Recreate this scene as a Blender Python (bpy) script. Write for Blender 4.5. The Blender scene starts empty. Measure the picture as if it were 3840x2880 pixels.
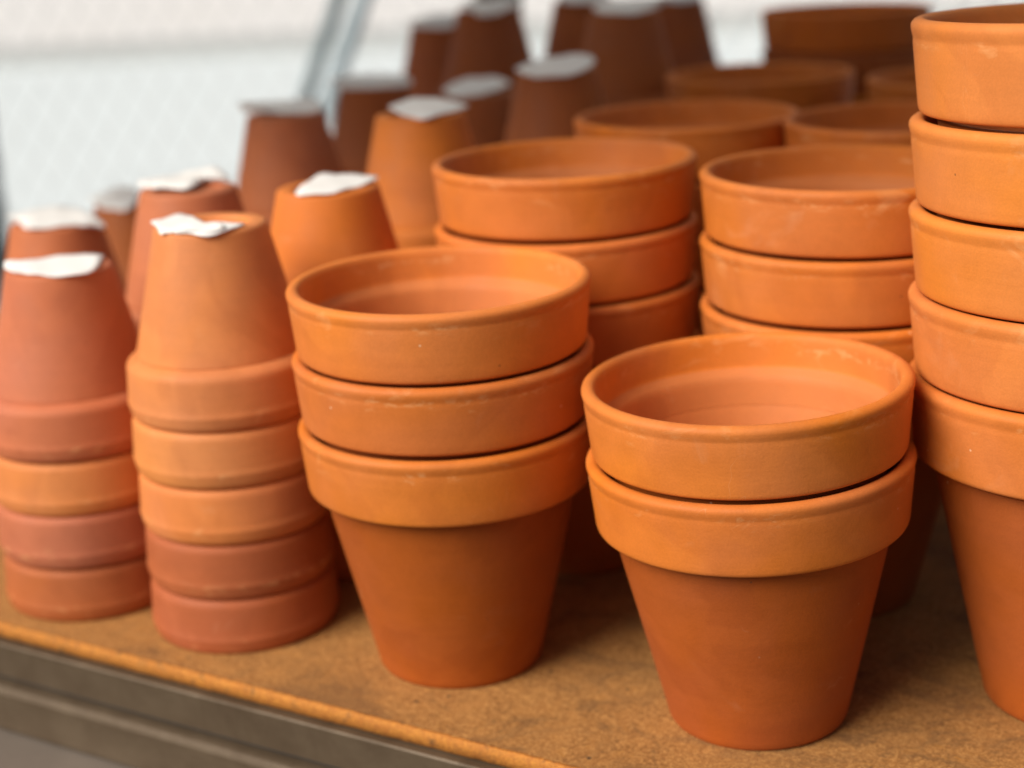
import bpy, math, random
from mathutils import Vector, Matrix
random.seed(7)
scn = bpy.context.scene
col = scn.collection
PI = math.pi

# ------------------------------------------------------------------ helpers
def link(name, verts, faces, mat, parent=None, smooth=False, colr=None):
    me = bpy.data.meshes.new(name)
    me.from_pydata(verts, [], faces)
    me.update()
    if smooth:
        me.polygons.foreach_set('use_smooth', [True]*len(me.polygons))
    if mat: me.materials.append(mat)
    o = bpy.data.objects.new(name, me)
    col.objects.link(o)
    if parent: o.parent = parent
    if colr: o.color = colr
    return o

def tag(o, label=None, cat=None, group=None, kind=None):
    if label: o['label'] = label
    if cat: o['category'] = cat
    if group: o['group'] = group
    if kind: o['kind'] = kind
    return o

def empty(name, loc=(0, 0, 0)):
    o = bpy.data.objects.new(name, None)
    o.empty_display_size = .02
    o.location = loc
    col.objects.link(o)
    return o

def recalc(o):
    import bmesh
    bm = bmesh.new(); bm.from_mesh(o.data)
    bmesh.ops.recalc_face_normals(bm, faces=bm.faces)
    bm.to_mesh(o.data); bm.free()

# ------------------------------------------------------------------ materials
def newmat(name):
    m = bpy.data.materials.new(name); m.use_nodes = True
    nt = m.node_tree
    for n in list(nt.nodes): nt.nodes.remove(n)
    out = nt.nodes.new('ShaderNodeOutputMaterial')
    b = nt.nodes.new('ShaderNodeBsdfPrincipled')
    nt.links.new(b.outputs[0], out.inputs[0])
    return m, nt, b

class NB:
    def __init__(s, nt): s.nt = nt
    def n(s, t, **kw):
        x = s.nt.nodes.new(t)
        for k, v in kw.items(): setattr(x, k, v)
        return x
    def l(s, a, b): s.nt.links.new(a, b)
    def noise(s, vec, scale, detail=3, rough=.5, dist=0):
        x = s.n('ShaderNodeTexNoise'); s.l(vec, x.inputs['Vector'])
        x.inputs['Scale'].default_value = scale; x.inputs['Detail'].default_value = detail
        x.inputs['Roughness'].default_value = rough; x.inputs['Distortion'].default_value = dist
        return x.outputs['Fac']
    def mapr(s, v, a, b, c, d):
        x = s.n('ShaderNodeMapRange'); s.l(v, x.inputs[0])
        for i, q in enumerate((a, b, c, d)): x.inputs[i+1].default_value = q
        return x.outputs[0]
    def math(s, op, a, b=None, c=None):
        x = s.n('ShaderNodeMath', operation=op)
        for i, q in enumerate((a, b, c)):
            if q is None: continue
            if isinstance(q, (int, float)): x.inputs[i].default_value = q
            else: s.l(q, x.inputs[i])
        return x.outputs[0]
    def mix(s, fac, a, b, mode='MIX'):
        x = s.n('ShaderNodeMix', data_type='RGBA', blend_type=mode)
        for sock, q in ((x.inputs[0], fac), (x.inputs[6], a), (x.inputs[7], b)):
            if isinstance(q, (int, float)): sock.default_value = q
            elif isinstance(q, tuple): sock.default_value = (*q, 1)
            else: s.l(q, sock)
        return x.outputs[2]
    def scalevec(s, vec, sc):
        x = s.n('ShaderNodeMapping'); s.l(vec, x.inputs[0]); x.inputs['Scale'].default_value = sc
        return x.outputs[0]

def terracotta(name, lipz, lipw=.004, KR=None, zb=0):
    m, nt, b = newmat(name); k = NB(nt)
    tc = k.n('ShaderNodeTexCoord'); oi = k.n('ShaderNodeObjectInfo')
    # every pot gets its own piece of the noise: offset by its seed (colour alpha)
    off = k.n('ShaderNodeVectorMath', operation='SCALE'); cx = k.n('ShaderNodeCombineXYZ')
    seed = oi.outputs['Alpha']
    k.l(seed, cx.inputs[0]); k.l(k.math('MULTIPLY', seed, 3.7), cx.inputs[1])
    k.l(cx.outputs[0], off.inputs[0]); off.inputs['Scale'].default_value = 9.0
    add = k.n('ShaderNodeVectorMath', operation='ADD')
    k.l(tc.outputs['Object'], add.inputs[0]); k.l(off.outputs[0], add.inputs[1])
    v = add.outputs[0]
    base = oi.outputs['Color']
    big = k.noise(v, 14, 2, .55, .4)
    rings = k.noise(k.scalevec(v, (3, 3, 160)), 1.6, 3, .6)
    med = k.noise(v, 75, 3, .6)
    fine = k.noise(v, 900, 1, .7)
    hs = k.n('ShaderNodeHueSaturation'); k.l(base, hs.inputs['Color'])
    k.l(k.mapr(big, .3, .7, .4985, .5015), hs.inputs['Hue'])
    k.l(k.mapr(big, .3, .7, .97, 1.02), hs.inputs['Saturation'])
    val = k.math('ADD', k.mapr(rings, .3, .7, -.022, .022), k.mapr(med, .3, .7, -.04, .04))
    val = k.math('ADD', val, k.mapr(fine, .3, .7, -.035, .035))
    k.l(k.math('ADD', val, k.mapr(big, .3, .7, .95, 1.04)), hs.inputs['Value'])
    c = hs.outputs[0]
    # lime bloom, pale powdery clouds of clay
    bloom = k.mapr(k.noise(v, 22, 4, .65, 1.2), .62, .80, 0, .20)
    c = k.mix(bloom, c, (.72, .42, .25))
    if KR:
        # outside of the body redder than the collar, with shade painted into the colour; the inside is pale and dusty
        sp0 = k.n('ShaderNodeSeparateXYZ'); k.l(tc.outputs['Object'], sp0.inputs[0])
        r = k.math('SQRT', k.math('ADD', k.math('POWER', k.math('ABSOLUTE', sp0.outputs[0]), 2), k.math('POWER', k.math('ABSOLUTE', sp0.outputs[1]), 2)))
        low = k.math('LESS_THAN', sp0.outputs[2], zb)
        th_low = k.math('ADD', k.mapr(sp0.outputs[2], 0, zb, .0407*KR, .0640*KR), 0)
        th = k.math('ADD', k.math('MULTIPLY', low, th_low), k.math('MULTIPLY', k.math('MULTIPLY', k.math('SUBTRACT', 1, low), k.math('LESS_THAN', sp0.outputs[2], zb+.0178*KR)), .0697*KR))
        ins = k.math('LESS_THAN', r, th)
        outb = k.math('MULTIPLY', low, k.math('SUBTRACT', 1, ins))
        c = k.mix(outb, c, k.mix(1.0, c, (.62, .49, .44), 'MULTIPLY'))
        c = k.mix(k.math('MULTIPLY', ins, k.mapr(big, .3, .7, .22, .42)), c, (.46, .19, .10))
    # knocked and dusty marks round the lip
    sep = k.n('ShaderNodeSeparateXYZ'); k.l(tc.outputs['Object'], sep.inputs[0])
    dz = k.math('ABSOLUTE', k.math('SUBTRACT', sep.outputs[2], lipz))
    band = k.mapr(dz, 0, lipw, 1, 0)
    chip = k.mapr(k.noise(k.scalevec(v, (1, 1, 2.2)), 110, 4, .7), .53, .63, 0, 1)
    patch = k.mapr(k.noise(v, 17, 2, .5), .44, .60, 0, 1)
    chipm = k.math('MULTIPLY', k.math('MULTIPLY', chip, patch), band)
    c = k.mix(k.math('MULTIPLY', chipm, .45), c, (.82, .45, .20))
    # broad rubbed smears of pale clay near the lip, and faint firing shadows with a soft border
    wide_b = k.mapr(dz, 0, lipw*2.6, 1, 0)
    smear = k.mapr(k.noise(k.scalevec(v, (1, 1, 1.8)), 42, 4, .6, .8), .60, .70, 0, .42)
    c = k.mix(k.math('MULTIPLY', smear, wide_b), c, (.84, .46, .20))
    fire = k.mapr(k.noise(v, 9, 3, .55, 1.6), .52, .57, 0, .22)
    c = k.mix(fire, c, k.mix(1.0, c, (.70, .58, .54), 'MULTIPLY'))
    # hairline scratches
    scr = k.noise(k.scalevec(v, (140, 9, 30)), 1.0, 2, .5, .3)
    scm = k.math('MULTIPLY', k.mapr(k.math('ABSOLUTE', k.math('SUBTRACT', scr, .5)), 0, .005, .16, 0), k.mapr(k.noise(v, 26, 2, .5), .62, .68, 0, 1))
    c = k.mix(scm, c, (.85, .55, .33))
    # scattered pale specks and small dark grit pits
    vo = k.n('ShaderNodeTexVoronoi'); k.l(v, vo.inputs['Vector']); vo.inputs['Scale'].default_value = 130
    spk = k.mapr(vo.outputs['Distance'], .03, .10, 1, 0)
    vsep = k.n('ShaderNodeSeparateColor'); k.l(vo.outputs['Color'], vsep.inputs[0])
    pale = k.math('MULTIPLY', spk, k.math('GREATER_THAN', vsep.outputs[0], .965))
    dark = k.math('MULTIPLY', spk, k.math('LESS_THAN', vsep.outputs[0], .03))
    c = k.mix(k.math('MULTIPLY', pale, .7), c, (.85, .66, .45))
    c = k.mix(k.math('MULTIPLY', dark, .7), c, (.09, .045, .025))
    k.l(c, b.inputs['Base Color'])
    k.l(k.mapr(med, .3, .7, .58, .72), b.inputs['Roughness'])
    b.inputs['Specular IOR Level'].default_value = .32
    bp = k.n('ShaderNodeBump'); bp.inputs['Strength'].default_value = .27; bp.inputs['Distance'].default_value = .0006
    h = k.math('ADD', k.math('MULTIPLY', fine, .35), k.math('MULTIPLY', rings, .45))
    h = k.math('ADD', h, k.math('MULTIPLY', k.noise(v, 330, 2, .6), .55))
    k.l(h, bp.inputs['Height']); k.l(bp.outputs[0], b.inputs['Normal'])
    return m

def hardboard(name, edge=False):
    m, nt, b = newmat(name); k = NB(nt)
    tc = k.n('ShaderNodeTexCoord'); v = tc.outputs['Object']
    fib = k.noise(v, 420, 6, .75, .8)
    mid = k.noise(v, 60, 5, .65, .5)
    big = k.noise(v, 7, 5, .6, .8)
    a, bb, cc = ((.50, .19, .035), (.40, .145, .03), (.62, .27, .05)) if edge else ((.36, .163, .045), (.24, .105, .03), (.58, .31, .10))
    c = k.mix(k.mapr(mid, .35, .65, 0, 1), a, bb)
    c = k.mix(k.mapr(fib, .44, .62, 0, .85), c, cc)
    c = k.mix(k.mapr(k.noise(v, 800, 2, .7), .52, .66, 0, .5), c, tuple(q*.45 for q in a))
    if not edge:
        # orange worn flecks and damp stains that belong to the board
        c = k.mix(k.mapr(k.noise(k.scalevec(v, (1, 2.0, 1)), 95, 6, .75, 1.0), .58, .72, 0, .65), c, (.52, .235, .04))
        c = k.mix(k.mapr(k.noise(k.scalevec(v, (.8, 1.6, 1)), 9, 8, .72, 1.0), .50, .62, 0, .6), c, (.17, .088, .036))
        c = k.mix(k.mapr(k.noise(v, 16, 6, .7, 1.5), .55, .66, 0, .5), c, (.11, .06, .028))
        vo = k.n('ShaderNodeTexVoronoi'); k.l(v, vo.inputs['Vector']); vo.inputs['Scale'].default_value = 85
        vs = k.n('ShaderNodeSeparateColor'); k.l(vo.outputs['Color'], vs.inputs[0])
        sp = k.math('MULTIPLY', k.mapr(vo.outputs['Distance'], .06, .14, 1, 0), k.math('GREATER_THAN', vs.outputs[1], .86))
        c = k.mix(k.math('MULTIPLY', sp, .85), c, (.03, .025, .02))
    else:
        c = k.mix(k.mapr(k.noise(v, 130, 5, .7, 1), .57, .68, 0, .7), c, (.14, .075, .035))
    k.l(c, b.inputs['Base Color']); b.inputs['Roughness'].default_value = .78
    b.inputs['Specular IOR Level'].default_value = .3
    bp = k.n('ShaderNodeBump'); bp.inputs['Strength'].default_value = .5; bp.inputs['Distance'].default_value = .0008
    k.l(k.math('ADD', fib, k.math('MULTIPLY', mid, .7)), bp.inputs['Height']); k.l(bp.outputs[0], b.inputs['Normal'])
    return m

def simple(name, colr, rough=.6, metal=0.0, var=.15, scale=20, bump=0.0, col2=None, spec=.5):
    m, nt, b = newmat(name); k = NB(nt)
    tc = k.n('ShaderNodeTexCoord'); v = tc.outputs['Object']
    n1 = k.noise(v, scale, 6, .65, .4)
    c2 = col2 or tuple(x*(1-2*var) for x in colr)
    c = k.mix(k.mapr(n1, .35, .68, 0, 1), colr, c2)
    k.l(c, b.inputs['Base Color']); b.inputs['Metallic'].default_value = metal
    k.l(k.mapr(n1, .3, .7, rough-.08, rough+.08), b.inputs['Roughness'])
    b.inputs['Specular IOR Level'].default_value = spec
    if bump:
        bp = k.n('ShaderNodeBump'); bp.inputs['Strength'].default_value = bump; bp.inputs['Distance'].default_value = .001
        k.l(k.noise(v, scale*9, 5, .6), bp.inputs['Height']); k.l(bp.outputs[0], b.inputs['Normal'])
    return m

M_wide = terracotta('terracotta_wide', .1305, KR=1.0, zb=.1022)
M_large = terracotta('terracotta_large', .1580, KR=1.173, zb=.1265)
M_small = terracotta('terracotta_small', .0955, .003)
M_board = hardboard('hardboard'); M_edge = hardboard('hardboard_edge', True)
M_steel = simple('weathered_steel', (.125, .092, .060), .5, .3, .12, 30, .3, (.080, .054, .032))
M_galv = simple('grey_steel', (.20, .17, .145), .45, .2, .1, 25, .15)
M_pale = simple('pale_blue_paint', (.38, .49, .56), .5, 0, .1, 12)
M_dark = simple('dark_blue_paint', (.13, .19, .22), .5, .2, .1, 12)
M_wire = simple('galvanised_wire', (.74, .77, .80), .4, .5, .05, 30)

def paper_mat():
    m, nt, b = newmat('white_paper'); k = NB(nt)
    tc = k.n('ShaderNodeTexCoord')
    n1 = k.noise(tc.outputs['Object'], 60, 4, .6)
    k.l(k.mix(k.mapr(n1, .3, .7, 0, 1), (.93, .94, .94), (.89, .91, .92)), b.inputs['Base Color'])
    b.inputs['Roughness'].default_value = .5; b.inputs['Specular IOR Level'].default_value = .5
    bp = k.n('ShaderNodeBump'); bp.inputs['Strength'].default_value = .2; bp.inputs['Distance'].default_value = .001
    k.l(k.noise(tc.outputs['Object'], 140, 4, .6, .6), bp.inputs['Height']); k.l(bp.outputs[0], b.inputs['Normal'])
    return m
M_paper = paper_mat()

# ------------------------------------------------------------------ pot meshes
def refine(loop, tgt):
    """Closed polyline -> denser closed polyline (Catmull-Rom between close points only)."""
    n = len(loop); out = []
    for i in range(n):
        a, b = loop[i], loop[(i+1) % n]
        L = math.hypot(b[0]-a[0], b[1]-a[1]); kk = max(1, int(L/tgt))
        for j in range(kk):
            t = j/kk; out.append((a[0]+(b[0]-a[0])*t, a[1]+(b[1]-a[1])*t))
    return out

def revolve(name, loop, mat, flip=False, seg=144, wob=.0, seed=0):
    rnd = random.Random(seed)
    ph = [rnd.uniform(0, 2*PI) for _ in range(4)]
    loop = refine(loop, .006)
    V = []; F = []; n = len(loop)
    for s in range(seg):
        a = 2*PI*s/seg; ca, sa = math.cos(a), math.sin(a)
        for (r, z) in loop:
            e = 1 + wob*(math.sin(2*a+ph[0]) + .4*math.sin(3*a+ph[1]))
            zz = z + (wob*.05*math.sin(2*a+ph[2]) if z > .09 else 0)
            V.append((r*e*ca, r*e*sa, zz))
    for s in range(seg):
        for i in range(n):
            a = s*n+i; b_ = s*n+(i+1) % n; c = ((s+1) % seg)*n+(i+1) % n; d = ((s+1) % seg)*n+i
            F.append((a, b_, c, d))
    me = bpy.data.meshes.new(name); me.from_pydata(V, [], F)
    import bmesh
    bm = bmesh.new(); bm.from_mesh(me); bmesh.ops.recalc_face_normals(bm, faces=bm.faces); bm.to_mesh(me); bm.free()
    me.polygons.foreach_set('use_smooth', [True]*len(me.polygons))
    me.set_sharp_from_angle(angle=math.radians(38))
    me.materials.append(mat)
    return me

WIDE_BODY = [(.0080, .0030), (.0300, .0030), (.0312, .0004), (.0330, .0), (.0415, .0), (.0432, .0008), (.0440, .0022), (.0446, .0050),
             (.0668, .1018), (.0664, .1021), (.0622, .1021), (.0620, .1015), (.0378, .0105), (.0365, .0085), (.0340, .0075), (.0090, .0075), (.0080, .0068)]
WIDE_RIM = [(.0622, .1022), (.0664, .1022), (.0674, .1023), (.0712, .1024), (.0726, .1027), (.0735, .1032), (.0740, .1040), (.0743, .1052), (.0746, .1085),
            (.0764, .1275), (.07645, .1289), (.0764, .1298), (.0765, .1306), (.0768, .1315), (.0770, .1324), (.0773, .1336), (.0773, .1347), (.0769, .1357), (.0761, .1365), (.0750, .1370),
            (.0738, .1372), (.0726, .1370), (.0716, .1364), (.0709, .1354), (.0705, .1340), (.0702, .1320),
            (.0695, .1218), (.0692, .1203), (.0683, .1192), (.0655, .1172), (.0645, .1155), (.0640, .1130), (.0621, .1023)]
SMALL_BODY = [(.0055, .0025), (.0205, .0025), (.0214, .0004), (.0224, .0), (.0285, .0), (.0298, .0006), (.0305, .0016), (.0310, .0035),
              (.0466, .0692), (.0464, .0696), (.0428, .0696), (.0422, .0688), (.0268, .0085), (.0258, .0070), (.0240, .0062), (.0065, .0062), (.0055, .0055)]
SMALL_RIM = [(.0428, .0697), (.0464, .0697), (.0474, .0700), (.0503, .0720), (.0515, .0731), (.0522, .0743), (.0525, .0757), (.0526, .0775), (.0533, .0910),
             (.0534, .0930), (.0537, .0942), (.0538, .0951), (.0536, .0962), (.0533, .0974), (.0530, .0992), (.0525, .1010), (.0517, .1024), (.0508, .1032), (.0503, .1033), (.0497, .1031), (.0494, .1024),
             (.0493, .1010), (.0478, .0775), (.0472, .0758), (.0458, .0742), (.0440, .0730), (.0428, .0720)]
def scl(p, kr, kz): return [(a*kr, b*kz) for a, b in p]
KR, KZ = .0909/.0775, .1666/.1372
LARGE_BODY = scl(WIDE_BODY, KR, KZ)
LARGE_RIM = [(a*KR, .1666-(.1372-b)*1.145) if b > .1022 else (a*KR, b*KZ) for a, b in WIDE_RIM]
LARGE_BODY = [(a, min(b, .1666-(.1372-.1021)*1.145) if b > .12 else b) for a, b in LARGE_BODY]
LARGE_RIM = [(a, max(b, .1666-(.1372-.1022)*1.145)) for a, b in LARGE_RIM]

NV = 3
MESH = {}
for kind, body, rim, mat in (('wide', WIDE_BODY, WIDE_RIM, M_wide), ('large', LARGE_BODY, LARGE_RIM, M_large), ('small', SMALL_BODY, SMALL_RIM, M_small)):
    for v in range(NV):
        MESH[kind, v] = (revolve(kind+'_pot_body', body, mat, wob=.0016, seed=v), revolve(kind+'_pot_rim', rim, mat, wob=.0016, seed=v))

# one pot of each kind first; everything else is a copy of these
def make_pot(kind):
    root = empty('flower_pot')
    b = bpy.data.objects.new('body', MESH[kind, 0][0]); r = bpy.data.objects.new('rim', MESH[kind, 0][1])
    for o in (b, r): col.objects.link(o); o.parent = root
    return root
PROTO = {k: make_pot(k) for k in ('wide', 'large', 'small')}
USED = set()
def place_pot(kind, mat4, label, cat, group, colr, var):
    p = PROTO[kind]
    if kind not in USED:
        USED.add(kind); root = p; kids = list(p.children)
    else:
        root = p.copy(); col.objects.link(root); kids = []
        for ch in p.children:
            c = ch.copy(); col.objects.link(c); c.parent = root; c.matrix_parent_inverse = Matrix.Identity(4); kids.append(c)
    for c in kids:
        i = 0 if c.name.startswith('body') else 1
        c.data = MESH[kind, var][i]; c.color = colr
    root.matrix_world = mat4
    tag(root, label, cat, group)
    return root

# clay colours (linear); a pot's own firing colour; BROWN darkens the far stacks
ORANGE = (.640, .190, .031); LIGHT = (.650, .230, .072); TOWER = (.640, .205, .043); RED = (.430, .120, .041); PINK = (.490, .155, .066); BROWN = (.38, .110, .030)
def clay(kind):
    j = lambda x, a: x*(1+random.uniform(-a, a))
    c = kind; f = random.uniform(-.06, .06)
    return (min(1, c[0]*(1+f)), j(c[1]*(1+f), .04), j(c[2]*(1+f), .07), random.random())

ORD = ['top', 'second', 'third', 'fourth', 'fifth', 'sixth', 'seventh']
def ordinal(i, n):
    if i == 0: return 'top pot'
    if i == n-1: return 'bottom pot'
    return ORD[i] + ' pot down'

def stack_up(kind, n, x, y, lx, ly, s, gaps, desc, cols, group, adj=None):
    """Pots standing upright, nested; listed from the bottom."""
    ax = Vector((lx, ly, 1)).normalized()
    z = 0
    for k in range(n):          # k=0 the bottom one
        idx = n-1-k
        if k > 0: z += s + gaps[n-1-k]
        t = Vector((random.uniform(-1, 1), random.uniform(-1, 1), 0))*(.0 if k == 0 else .0016)
        up = (ax + t).normalized()
        q = Vector((0, 0, 1)).rotation_difference(up)
        rot = q.to_matrix().to_4x4() @ Matrix.Rotation(random.uniform(0, 2*PI), 4, 'Z')
        m = Matrix.Translation(Vector((x, y, 0)) + ax*z) @ rot
        if kind == 'large' and idx == 0:        # the topmost one has a deeper collar
            m = m @ Matrix.Translation((0, 0, -.1266*.08)) @ Matrix.Diagonal((1, 1, 1.08, 1))
        place_pot(kind, m, adj[idx] if adj else '%s of the %s' % (ordinal(idx, n), desc), 'flower pot', group, clay(cols[idx]), (k*2+n) % NV)

def stack_down(n, x, y, s, desc, cols, group, lx=0, ly=0, adj=None):
    ax = Vector((lx, ly, 1)).normalized(); H = .1033
    for k in range(n):
        idx = n-1-k
        t = Vector((random.uniform(-1, 1), random.uniform(-1, 1), 0))*(.0 if k == 0 else .004)
        up = (ax + t).normalized()
        q = Vector((0, 0, 1)).rotation_difference(-up)
        rot = q.to_matrix().to_4x4() @ Matrix.Rotation(random.uniform(0, 2*PI), 4, 'Z')
        m = Matrix.Translation(Vector((x, y, .0)) + ax*(k*s + H)) @ rot
        place_pot('small', m, adj[idx] if adj else '%s of the %s' % (ordinal(idx, n), desc), 'flower pot', group, clay(cols[idx]), (k+n) % NV)
    return ax*((n-1)*s+H) + Vector((x, y, 0))

GU = 'upright terracotta pots nested in stacks'
GD = 'upside-down terracotta pots nested in stacks'
O, L_, R_, P_, B_ = ORANGE, LIGHT, RED, PINK, BROWN
stack_up('wide', 3, -.0344, .8129, -.0001, -.0093, .0361, [-.0002, .0006], '', [O, O, O], GU,
         adj=['open top pot of the three-pot front stack, rim chipped at right',
              'middle pot of the three-pot front stack, pale scratch at left',
              'bottom pot of the three-pot front stack, its whole body showing'])
stack_up('wide', 2, .1146, .7338, -.0300, -.0053, .0361, [.0002], '', [O, O], GU,
         adj=['upper pot of the two-pot front stack, open with pale bloom inside',
              'lower pot of the two-pot front stack, standing nearest the camera'])
stack_up('large', 5, .2799, .7330, -.0060, .0180, .0412, [.0004, -.0002, -.0011, -.0014], 'tall stack of larger pots cut by the right edge', [TOWER]*4+[O], GU)
stack_up('wide', 4, .0377, .9532, -.0052, -.0054, .0361, [.0004, .0002, .0002], 'stack directly behind the three-pot front stack', [O]*4, GU)
stack_up('wide', 4, .1827, .8746, .0044, -.0066, .0361, [.0002, .0002, .0001], 'stack directly behind the two-pot front stack', [O]*4, GU)
for nm, x, y, n, d in (('H', .1284, 1.1262, 4, 'blurred stack third in the centre column'),
                       ('I', .2620, 1.0620, 4, 'blurred stack third back, touching the right tower'),
                       ('J', .2169, 1.3687, 4, 'dark blurred stack just below the highest one'),
                       ('K', .3247, 1.5428, 5, 'dark farthest upright stack, highest at top right'),
                       ('L', .3640, 1.2741, 4, 'dark upright stack mostly hidden behind the right tower')):
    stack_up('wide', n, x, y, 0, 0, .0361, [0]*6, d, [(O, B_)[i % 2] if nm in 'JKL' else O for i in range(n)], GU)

for x, y, n, d in ((.405, .930, 4, 'added unseen stack behind the right tower, beyond the right edge'), (.545, 1.060, 4, 'added unseen stack farther right, out past the right tower')):  # unseen stacks added to darken the gaps beside the right tower
    stack_up('wide', n, x, y, 0, 0, .0361, [0]*6, d, [O]*n, GU)
TOPS = {}
TOPS['A'] = stack_down(4, -.2586, .9289, .0325, '', [P_, L_, P_, R_], GD, .0006, .005,
    ['dusky red upside-down top pot of the front stack at left edge', 'bright orange upside-down pot, second down at the left edge',
     'dusky red upside-down pot, third down at the left edge', 'upside-down bottom pot of the left-edge stack, on the board'])
TOPS['B'] = stack_down(5, -.1598, .8761, .0321, '', [L_, L_, L_, R_, R_], GD, .0039, -.0028,
    ['light orange upside-down top pot beside the three-pot front stack', 'orange upside-down pot second down, left of the three-pot stack',
     'bright orange upside-down pot in the middle, left of the three-pot stack', 'red upside-down pot fourth down, left of the three-pot stack',
     'red upside-down bottom pot on the board, left of the three-pot stack'])
INV = [
('N1',-0.3091,1.1181,4,.03015,'upside-down stack directly behind the left-edge one'),
('N2',-0.3040,1.3338,3,.03231,'low upside-down stack peeking out far left behind'),
('N3',-0.1992,1.0329,5,.03069,'upside-down stack behind the light orange front one'),
('N4',-0.1674,1.2950,5,.03392,'dark upside-down stack against the white ground at left'),
('N5',-0.1041,0.9709,5,.03231,'upside-down stack between light front one and open pots'),
('N6',-0.0535,1.1198,6,.03037,'upside-down stack touching the second open centre stack'),
('N7',-0.1118,1.4927,5,.03312,'blurred upside-down stack with thin paper by the pale post'),
('N8',-0.0175,1.4130,5,.03271,'blurred upside-down stack with grey crumpled paper at centre'),
('N9',0.0460,1.2704,6,.03231,'upside-down stack with broad oval paper at centre'),
('N10',-0.0604,1.8108,6,.03231,'farthest upside-down stack nearest the pale post'),
('N11',-0.0055,1.6248,7,.03123,'far upside-down stack with pinkish crumpled paper at top'),
('N12',0.0918,1.6992,7,.03123,'far upside-down stack half hidden at the top centre'),
('N13',0.1141,1.4697,7,.03150,'tall brown upside-down stack at the top centre'),
('N14',0.1930,1.7857,7,.02962,'farthest upside-down stack at right, beside the white gap'),
]
for nm, x, y, n, s, d in INV:
    far = y > 1.25
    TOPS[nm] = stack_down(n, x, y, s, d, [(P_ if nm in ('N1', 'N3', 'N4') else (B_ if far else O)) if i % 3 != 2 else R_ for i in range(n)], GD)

# ------------------------------------------------------------------ torn paper on the upturned bases
PAP = {
'A':[(-31.6,1.0),(-30.5,19.7),(-19.6,14.2),(-7.3,24.1),(19.3,20.9),(23.6,7.2),(25.9,-20.5),(17.9,-34.5),(2.1,-35.0),(-12.5,-23.0),(-26.2,-11.6)],
'B':[(-31.8,3.2),(-20.0,22.0),(-10.8,12.5),(-0.2,-7.3),(20.7,-14.1),(14.1,-34.4),(3.4,-49.3),(-9.1,-37.8),(-18.7,-33.3),(-22.1,-40.9),(-25.5,-15.0)],
'N1':[(-35.0,32.2),(-11.9,59.1),(6.4,51.1),(26.4,4.5),(36.6,-38.6),(34.5,-59.9),(25.9,-35.5),(9.7,-27.0),(-0.8,-36.7),(-12.8,-28.4),(-26.8,4.2)],
'N2':[(-37.0,25.9),(-30.8,48.8),(-14.6,96.0),(0.6,50.5),(5.8,6.4),(4.9,-32.3),(-2.1,-49.1),(-12.1,-34.8),(-22.0,-21.4)],
'N3':[(-31.5,9.4),(-29.6,46.4),(-11.5,55.9),(-3.1,75.9),(10.8,94.8),(19.5,61.7),(24.4,13.5),(8.5,20.4),(3.2,-8.1),(-5.7,-7.6)],
'N4':[(-34.4,20.8),(-34.4,107.5),(-18.3,93.0),(17.1,109.3),(27.0,57.3),(28.3,-5.1),(7.8,-12.1),(-12.6,4.2)],
'N5':[(-16.7,-22.1),(-11.7,24.9),(-2.4,47.6),(25.3,29.9),(29.9,21.4),(23.3,-3.9),(6.5,-28.7),(-7.6,-34.5)],
'N6':[(-22.1,27.3),(-11.2,80.0),(5.1,96.8),(31.5,33.4),(29.2,0.9),(11.7,-28.2),(-1.6,-43.7)],
'N7':[(-33.2,-1.6),(-37.4,103.0),(-11.3,124.1),(27.7,97.6),(32.9,-15.4),(-1.0,-24.1)],
'N8':[(-29.6,32.9),(-10.7,139.4),(16.6,143.6),(28.3,70.0),(7.5,-11.9),(-14.9,-37.6)],
'N9':[(-31.6,19.1),(-6.4,102.9),(22.2,131.8),(30.3,51.0),(15.8,-48.4),(-5.5,-79.6),(-23.0,-58.5)],
'N10':[(-32.3,87.6),(4.3,228.9),(29.3,105.9),(11.2,-58.1),(-20.2,-37.6)],
'N11':[(-26.0,111.0),(18.8,169.6),(31.2,64.6),(12.4,-98.5),(-10.2,-131.8)],
'N12':[(-26.2,21.5),(-10.0,133.7),(20.4,106.3),(20.5,-17.8),(-2.3,-87.3),(-21.2,-50.7)],
'N13':[(-24.9,107.1),(-6.9,187.5),(36.1,179.6),(33.7,58.9),(11.0,-40.5),(-6.3,-51.7),(-23.0,-4.9)],
'N14':[(-18.8,40.4),(2.1,101.5),(29.3,77.3),(24.5,-21.1),(-4.6,-67.6)],
}
PL = {
'A': 'flat white torn paper on the upturned base, leftmost front stack',
'B': 'folded white torn paper half covering the light orange upturned pot',
'N1': 'drooping torn white paper on the stack behind the left-edge one',
'N2': 'white paper with one hanging point on the low far-left stack',
'N3': 'white paper with raised right flap behind the light orange stack',
'N4': 'flat white paper covering the dark pot against the white ground',
'N5': 'white paper lying aslant right of the light orange upturned pot',
'N6': 'white oval paper behind the slanted one, before the crumpled one',
'N7': 'thin flat white paper on the blurred pot by the pale post',
'N8': 'crumpled greyish paper on the blurred pot at upper centre',
'N9': 'broad oval white paper on the upturned pot at upper centre',
'N10': 'blurred white paper on the far pot right of the pale post',
'N11': 'blurred lavender-white crumpled paper on the far pot at top',
'N12': 'white paper on the half hidden far pot at top centre',
'N13': 'large white paper on the tall brown pot at top centre',
'N14': 'white paper on the farthest pot beside the white gap at right',
}
CAM = Vector((0, 0, .39098)); RB = .0306
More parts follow.
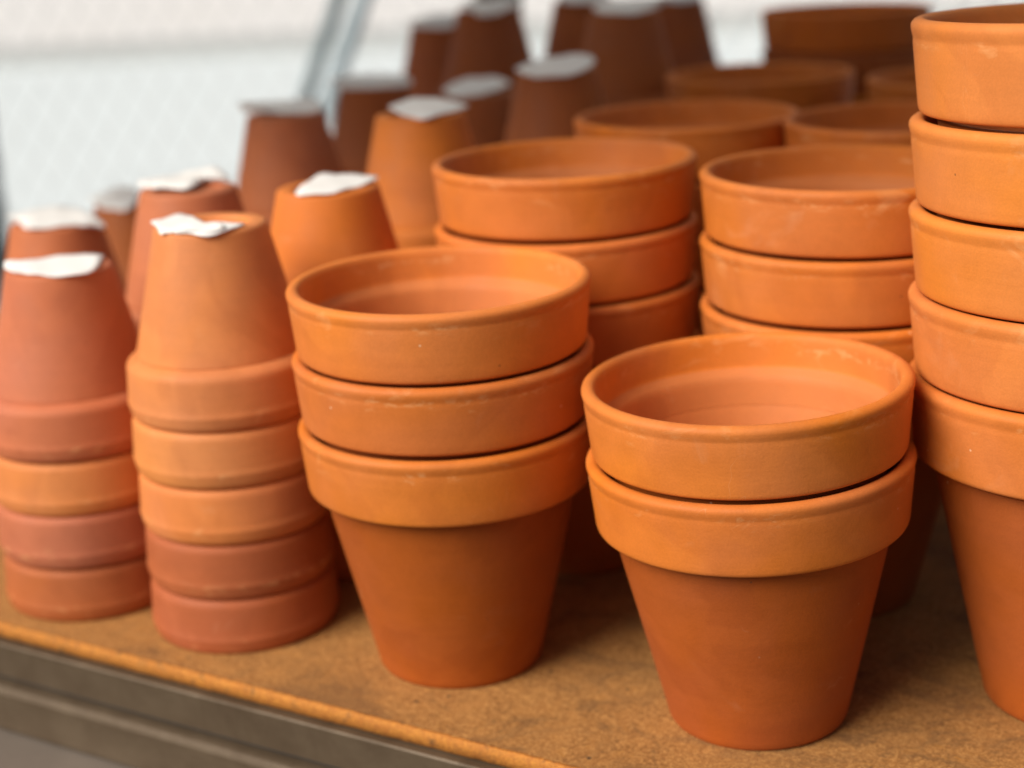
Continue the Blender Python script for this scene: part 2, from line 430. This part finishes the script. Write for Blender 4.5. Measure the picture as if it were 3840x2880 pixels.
def paper(key, pts, over=None):
    T = TOPS[key]; rnd = random.Random(key)
    hd = math.hypot(T.x-CAM.x, T.y-CAM.y); ta = (CAM.z-T.z)/hd
    P = []
    for px, py in pts:
        px /= 1000; py /= 1000; z = .0012
        r = math.hypot(px, py); lim = RB*1.01
        if r > lim:      # paper curls up past the far edge and sags over the near one
            ylim = math.sqrt(max(lim*lim-px*px, (.25*lim)**2))
            ny = max(-ylim, min(ylim, py)); z += (py-ny)*ta*.7; py = ny
            if z < 0: py -= .0022
        P.append(Vector((px, py, z)))
    # closed smooth outline with small tears
    n = len(P); out = []
    for i in range(n):
        p0, p1, p2, p3 = P[i-1], P[i], P[(i+1) % n], P[(i+2) % n]
        for j in range(5):
            t = j/5
            lin = p1.lerp(p2, t)
            cr = .5*((2*p1)+(p2-p0)*t+(2*p0-5*p1+4*p2-p3)*t*t+(3*p1-p0-3*p2+p3)*t**3)
            q = lin.lerp(cr, .9)
            q += Vector((rnd.uniform(-1, 1), rnd.uniform(-1, 1), 0))*.0002
            out.append(q)
    c = sum(out, Vector())/len(out); c.z = min(c.z, .004)
    V = []; F = []; rings = 7; m = len(out)
    for k in range(1, rings+1):
        f = k/rings
        for i, q in enumerate(out):
            p = c.lerp(q, f); p.z = c.z+(q.z-c.z)*f**2.2
            p.z += (math.sin(p.x*330+rnd.random()*.3+p.y*120)*.0003+math.sin(p.y*410-p.x*200)*.0003)*f
            if p.z < .0006 and p.x*p.x+p.y*p.y < RB*RB: p.z = .0006
            V.append(tuple(p))
    V.append(tuple(c)); ci = len(V)-1
    for k in range(rings-1):
        for i in range(m):
            a = k*m+i; b_ = k*m+(i+1) % m
            F.append((a, b_, b_+m, a+m))
    for i in range(m): F.append((ci, (i+1) % m, i))
    o = link('paper_scrap', V, F, M_paper, smooth=True)
    o.location = T
    md = o.modifiers.new('thickness', 'SOLIDIFY'); md.thickness = .00035; md.offset = 1
    recalc(o)
    if over:
        o.name = 'folded_layer'; o.location = (0, 0, .0016); o.rotation_euler = (.03, -.02, 0); o.parent = over
        return o
    tag(o, PL[key], 'paper', 'torn white paper on the upturned pots')
    return o
PO = {key: paper(key, pts) for key, pts in PAP.items()}
# second, folded layer on the front one
PAP2 = [(-27.0,-9.0),(-18.0,-12.0),(-6,-17),(9.0,-20.0),(12.0,-30.0),(3.4,-38.0),(-9.1,-34.0),(-19,-30.0),(-24,-26.0)]
paper('B', PAP2, PO['B'])

# ------------------------------------------------------------------ shelf
e0 = Vector((-.3063, .8837, 0)); e1 = Vector((.0223, .6840, 0))
u = (e1-e0).normalized(); w = Vector((u.y, -u.x, 0))        # w points to the viewer
if w.y > 0: w = -w
Rsh = Matrix(((u.x, -w.x, 0, e0.x), (u.y, -w.y, 0, e0.y), (0, 0, 1, 0), (0, 0, 0, 1)))   # local x along the edge, y to the back, z up
U0, U1, DEPTH = -.62, 1.15, 1.25
def extrude_profile(name, prof, mat, parent, x0=U0, x1=U1, nseg=60, wob=0, smooth=False):
    """prof: closed list of (y, z) in shelf space, swept along x."""
    V = []; F = []; n = len(prof); rnd = random.Random(name)
    for i in range(nseg+1):
        x = x0+(x1-x0)*i/nseg
        for j, (y, z) in enumerate(prof):
            V.append((x, y+rnd.uniform(-wob, wob), z+(rnd.uniform(-wob, wob) if wob and z > -.012 and y < .01 else 0)))
    for i in range(nseg):
        for j in range(n):
            F.append((i*n+j, i*n+(j+1) % n, (i+1)*n+(j+1) % n, (i+1)*n+j))
    F.append(tuple(range(n))[::-1]); F.append(tuple(nseg*n+j for j in range(n)))
    o = link(name, V, F, mat, parent, smooth); recalc(o)
    return o
shelf = empty('display_shelf'); shelf.matrix_world = Rsh
tag(shelf, 'brown hardboard shelf on a weathered steel frame, carrying all the pots', 'shelf')
# board: top sheet, and its raw front edge as its own part
bd = extrude_profile('board', [(.0012, 0), (DEPTH, 0), (DEPTH, -.0098), (.0012, -.0098)], M_board, shelf, nseg=1)
extrude_profile('board_edge', [(.0010, -.0003), (-.0006, -.0012), (-.0010, -.0045), (-.0004, -.0092), (.0010, -.0097)], M_edge, shelf, nseg=500, wob=.00022, smooth=True)
extrude_profile('front_rail', [(.030, -.0100), (-.0045, -.0100), (-.0055, -.0103), (-.0060, -.0112), (-.0060, -.0310), (-.0052, -.0318), (-.004, -.0318), (-.004, -.0125), (.030, -.0125)], M_steel, shelf, nseg=2)
extrude_profile('lower_rail', [(-.0040, -.0335), (-.0100, -.0335), (-.0125, -.0340), (-.0142, -.0352), (-.0150, -.0372), (-.0150, -.0600), (-.0142, -.0612), (-.0040, -.0612)], M_steel, shelf, nseg=2)
extrude_profile('bottom_flange', [(-.0040, -.0620), (-.0480, -.0620), (-.0498, -.0626), (-.0500, -.0640), (-.0495, -.0655), (-.0040, -.0655)], M_galv, shelf, nseg=2)
extrude_profile('back_rail', [(DEPTH-.03, -.0100), (DEPTH+.004, -.0100), (DEPTH+.004, -.0500), (DEPTH-.03, -.0500)], M_steel, shelf, nseg=1)
def boxmesh(x0, x1, y0, y1, z0, z1):
    V = [(x, y, z) for z in (z0, z1) for y in (y0, y1) for x in (x0, x1)]
    F = [(0, 2, 3, 1), (4, 5, 7, 6), (0, 1, 5, 4), (2, 6, 7, 3), (0, 4, 6, 2), (1, 3, 7, 5)]
    return V, F
GZ = -.72
UPZ, UPY = .455, .015
SLH, SLS = .036, .034
for lx in (U0+.02, U1-.06):
    for ly in (.034, DEPTH-.075):
        V, F = boxmesh(lx, lx+.04, ly, ly+.04, GZ, -.0101)
        link('leg', V, F, M_steel, shelf)
        if lx < 0 and ly > 1: lx, ly = -.31, 1.058
        V, F = boxmesh(lx, lx+.04, ly, ly+.04, -.0101+.0105, UPZ)
        link('added_slat_post', V, F, M_steel, shelf)
# slatted bench added out of view to shade the back rows: thin upright slats let the overhead light through and stop the low light from the front
V, F = [], []
yy = UPY
while yy < DEPTH-.04:
    Vb, Fb = boxmesh(U0, U1, yy, yy+.004, UPZ, UPZ+SLH)
    F += [tuple(q+len(V) for q in f) for f in Fb]; V += Vb
    yy += SLS
link('added_shade_slats', V, F, simple('added_white_slats', (.72, .72, .70), .8, 0, .08, 9), shelf)
for bx in (-.31, U1-.06):
    Vb, Fb = boxmesh(bx, bx+.04, UPY, DEPTH-.035, UPZ-.03, UPZ-.002)
    link('added_slat_beam', Vb, Fb, M_steel, shelf)

# ------------------------------------------------------------------ ground beyond
def plane(name, x0, x1, y0, y1, z, mat):
    return tag(link(name, [(x0, y0, z), (x1, y0, z), (x1, y1, z), (x0, y1, z)], [(0, 1, 2, 3)], mat), kind='structure')
M_conc = simple('pale_concrete', (.75, .835, .88), .9, 0, .05, 1.2, .3, (.71, .79, .83), .2)
M_cream = simple('cream_gravel', (.79, .81, .83), .95, 0, .05, .9, .3, (.76, .765, .77), .2)
M_kerb = simple('kerb_stone', (.52, .55, .56), .85, 0, .05, 2, .2, None, .2)
M_floor = simple('dark_unseen_ground', (.055, .055, .055), .9, 0, .1, 3, .4, (.04, .04, .04), .2)  # near ground out of view, made dark to cut light bounced upward
plane('ground', -150, 150, -60, 300, GZ, M_floor)
plane('pale_pavement', -150, 150, 3.6, 300, GZ+.004, M_conc)
plane('gravel_yard', -150, 150, 14.5, 34, GZ+.008, M_cream)
V, F = boxmesh(-60, 60, 13.3, 14.5, GZ-.1, GZ+.10)
tag(link('kerb', V, F, M_kerb), kind='structure')

# ------------------------------------------------------------------ chain-link fence behind the shelf
def tube(V, F, a, b, r, seg=6):
    a, b = Vector(a), Vector(b); d = (b-a).normalized()
    s = d.cross(Vector((0, 1, .01))).normalized(); t = d.cross(s)
    i0 = len(V)
    for p in (a, b):
        for k in range(seg):
            an = 2*PI*k/seg; V.append(tuple(p+s*math.cos(an)*r+t*math.sin(an)*r))
    for k in range(seg):
        F.append((i0+k, i0+(k+1) % seg, i0+seg+(k+1) % seg, i0+seg+k))
    F.append(tuple(i0+k for k in range(seg))[::-1]); F.append(tuple(i0+seg+k for k in range(seg)))
FY = 3.1
fence = empty('chain_link_fence', (0, FY, GZ))
tag(fence, 'pale blurred wire mesh fence with blue posts behind the pots', 'fence')
V, F = [], []
h = 1.45; xa, xb = -1.6, 2.2; st = .057; slope = .62
x = xa-h*slope
while x < xb:
    p, q = (x, 0), (x+h*slope, h)
    for (yy, mir) in ((0, 1), (.004, -1)):
        ax_, az, bx, bz = p[0], p[1], q[0], q[1]
        if mir < 0: az, bz = bz, az
        # clip to the panel
        def clip(ax_, az, bx, bz):
            t0 = max(0, (xa-ax_)/(bx-ax_)); t1 = min(1, (xb-ax_)/(bx-ax_))
            return (ax_+(bx-ax_)*t0, az+(bz-az)*t0, ax_+(bx-ax_)*t1, az+(bz-az)*t1) if t1 > t0 else None
        c = clip(ax_, az, bx, bz)
        for sg in range(14 if c else 0):
            g = lambda t, i: c[i]+(c[i+2]-c[i])*t
            tube(V, F, (g(sg/14, 0), yy, g(sg/14, 1)), (g((sg+1)/14, 0), yy, g((sg+1)/14, 1)), .0010 if mir > 0 else .0007, 4)
    x += st
mesh = link('wire_mesh', V, F, M_wire, fence)
def rod(name, a, b, r, mat, seg=20):
    V, F = [], []; tube(V, F, a, b, r, seg)
    return link(name, V, F, mat, fence, True)
rod('post', (-.985, .03, 0), (-.985, .03, 1.5), .026, M_dark)
rod('post', (2.2, .03, 0), (2.2, .03, 1.5), .026, M_dark)
rod('top_rail', (-1.6, .03, 1.5), (2.2, .03, 1.5), .018, M_dark)
def lean(z, off): return (-.313+off+(z-.15)*.42, .05, z-GZ)
rod('brace', lean(-.7, -.010), lean(.75, -.010), .014, M_dark)
rod('brace', lean(-.7, .036), lean(.75, .036), .017, M_pale)

# ------------------------------------------------------------------ light
SUN_EL, SUN_AZ = 39, -125       # azimuth from +Y, negative = left (west of the view)
wld = bpy.data.worlds.new('World'); scn.world = wld; wld.use_nodes = True
nt = wld.node_tree
for n in list(nt.nodes): nt.nodes.remove(n)
sky = nt.nodes.new('ShaderNodeTexSky'); sky.sky_type = 'NISHITA'; sky.sun_disc = False
sky.sun_elevation = math.radians(SUN_EL); sky.sun_rotation = math.radians(SUN_AZ)
sky.dust_density = 6; sky.air_density = .8; sky.ozone_density = .6
bg = nt.nodes.new('ShaderNodeBackground'); bg.inputs[1].default_value = .065
ow = nt.nodes.new('ShaderNodeOutputWorld')
nt.links.new(sky.outputs[0], bg.inputs[0]); nt.links.new(bg.outputs[0], ow.inputs[0])
sd = bpy.data.lights.new('sun', 'SUN'); sd.energy = 4.5; sd.angle = math.radians(40); sd.color = (1, .92, .80)
so = bpy.data.objects.new('sun', sd); col.objects.link(so)
# light comes from the left, in front of the shelf
az = math.radians(SUN_AZ); el = math.radians(SUN_EL)
dirv = Vector((math.sin(az)*math.cos(el), math.cos(az)*math.cos(el), math.sin(el)))
so.rotation_euler = dirv.to_track_quat('Z', 'Y').to_euler()

# ------------------------------------------------------------------ camera
cd = bpy.data.cameras.new('camera'); co = bpy.data.objects.new('camera', cd); col.objects.link(co)
pitch, roll = .2872, -.0487
Fv = Vector((0, math.cos(pitch), -math.sin(pitch))); Rv = Vector((1, 0, 0)); Uv = Rv.cross(Fv)
R2 = Rv*math.cos(roll)+Uv*math.sin(roll); U2 = -Rv*math.sin(roll)+Uv*math.cos(roll)
co.matrix_world = Matrix(((R2.x, U2.x, -Fv.x, 0), (R2.y, U2.y, -Fv.y, 0), (R2.z, U2.z, -Fv.z, .39098), (0, 0, 0, 1)))
cd.sensor_width = 36; cd.lens = 6135.86/3840*36; cd.clip_start = .01; cd.clip_end = 1000
cd.dof.use_dof = True; cd.dof.focus_distance = .705; cd.dof.aperture_fstop = 4.5
scn.camera = co

scn.render.engine = 'CYCLES'
scn.view_settings.view_transform = 'Standard'; scn.view_settings.look = 'None'
scn.view_settings.gamma = 1; scn.view_settings.use_curve_mapping = False
scn.view_settings.exposure = -.1
scn.cycles.max_bounces = 5; scn.cycles.diffuse_bounces = 4; scn.cycles.glossy_bounces = 2; scn.cycles.transmission_bounces = 0
scn.render.resolution_x = 1024; scn.render.resolution_y = 768
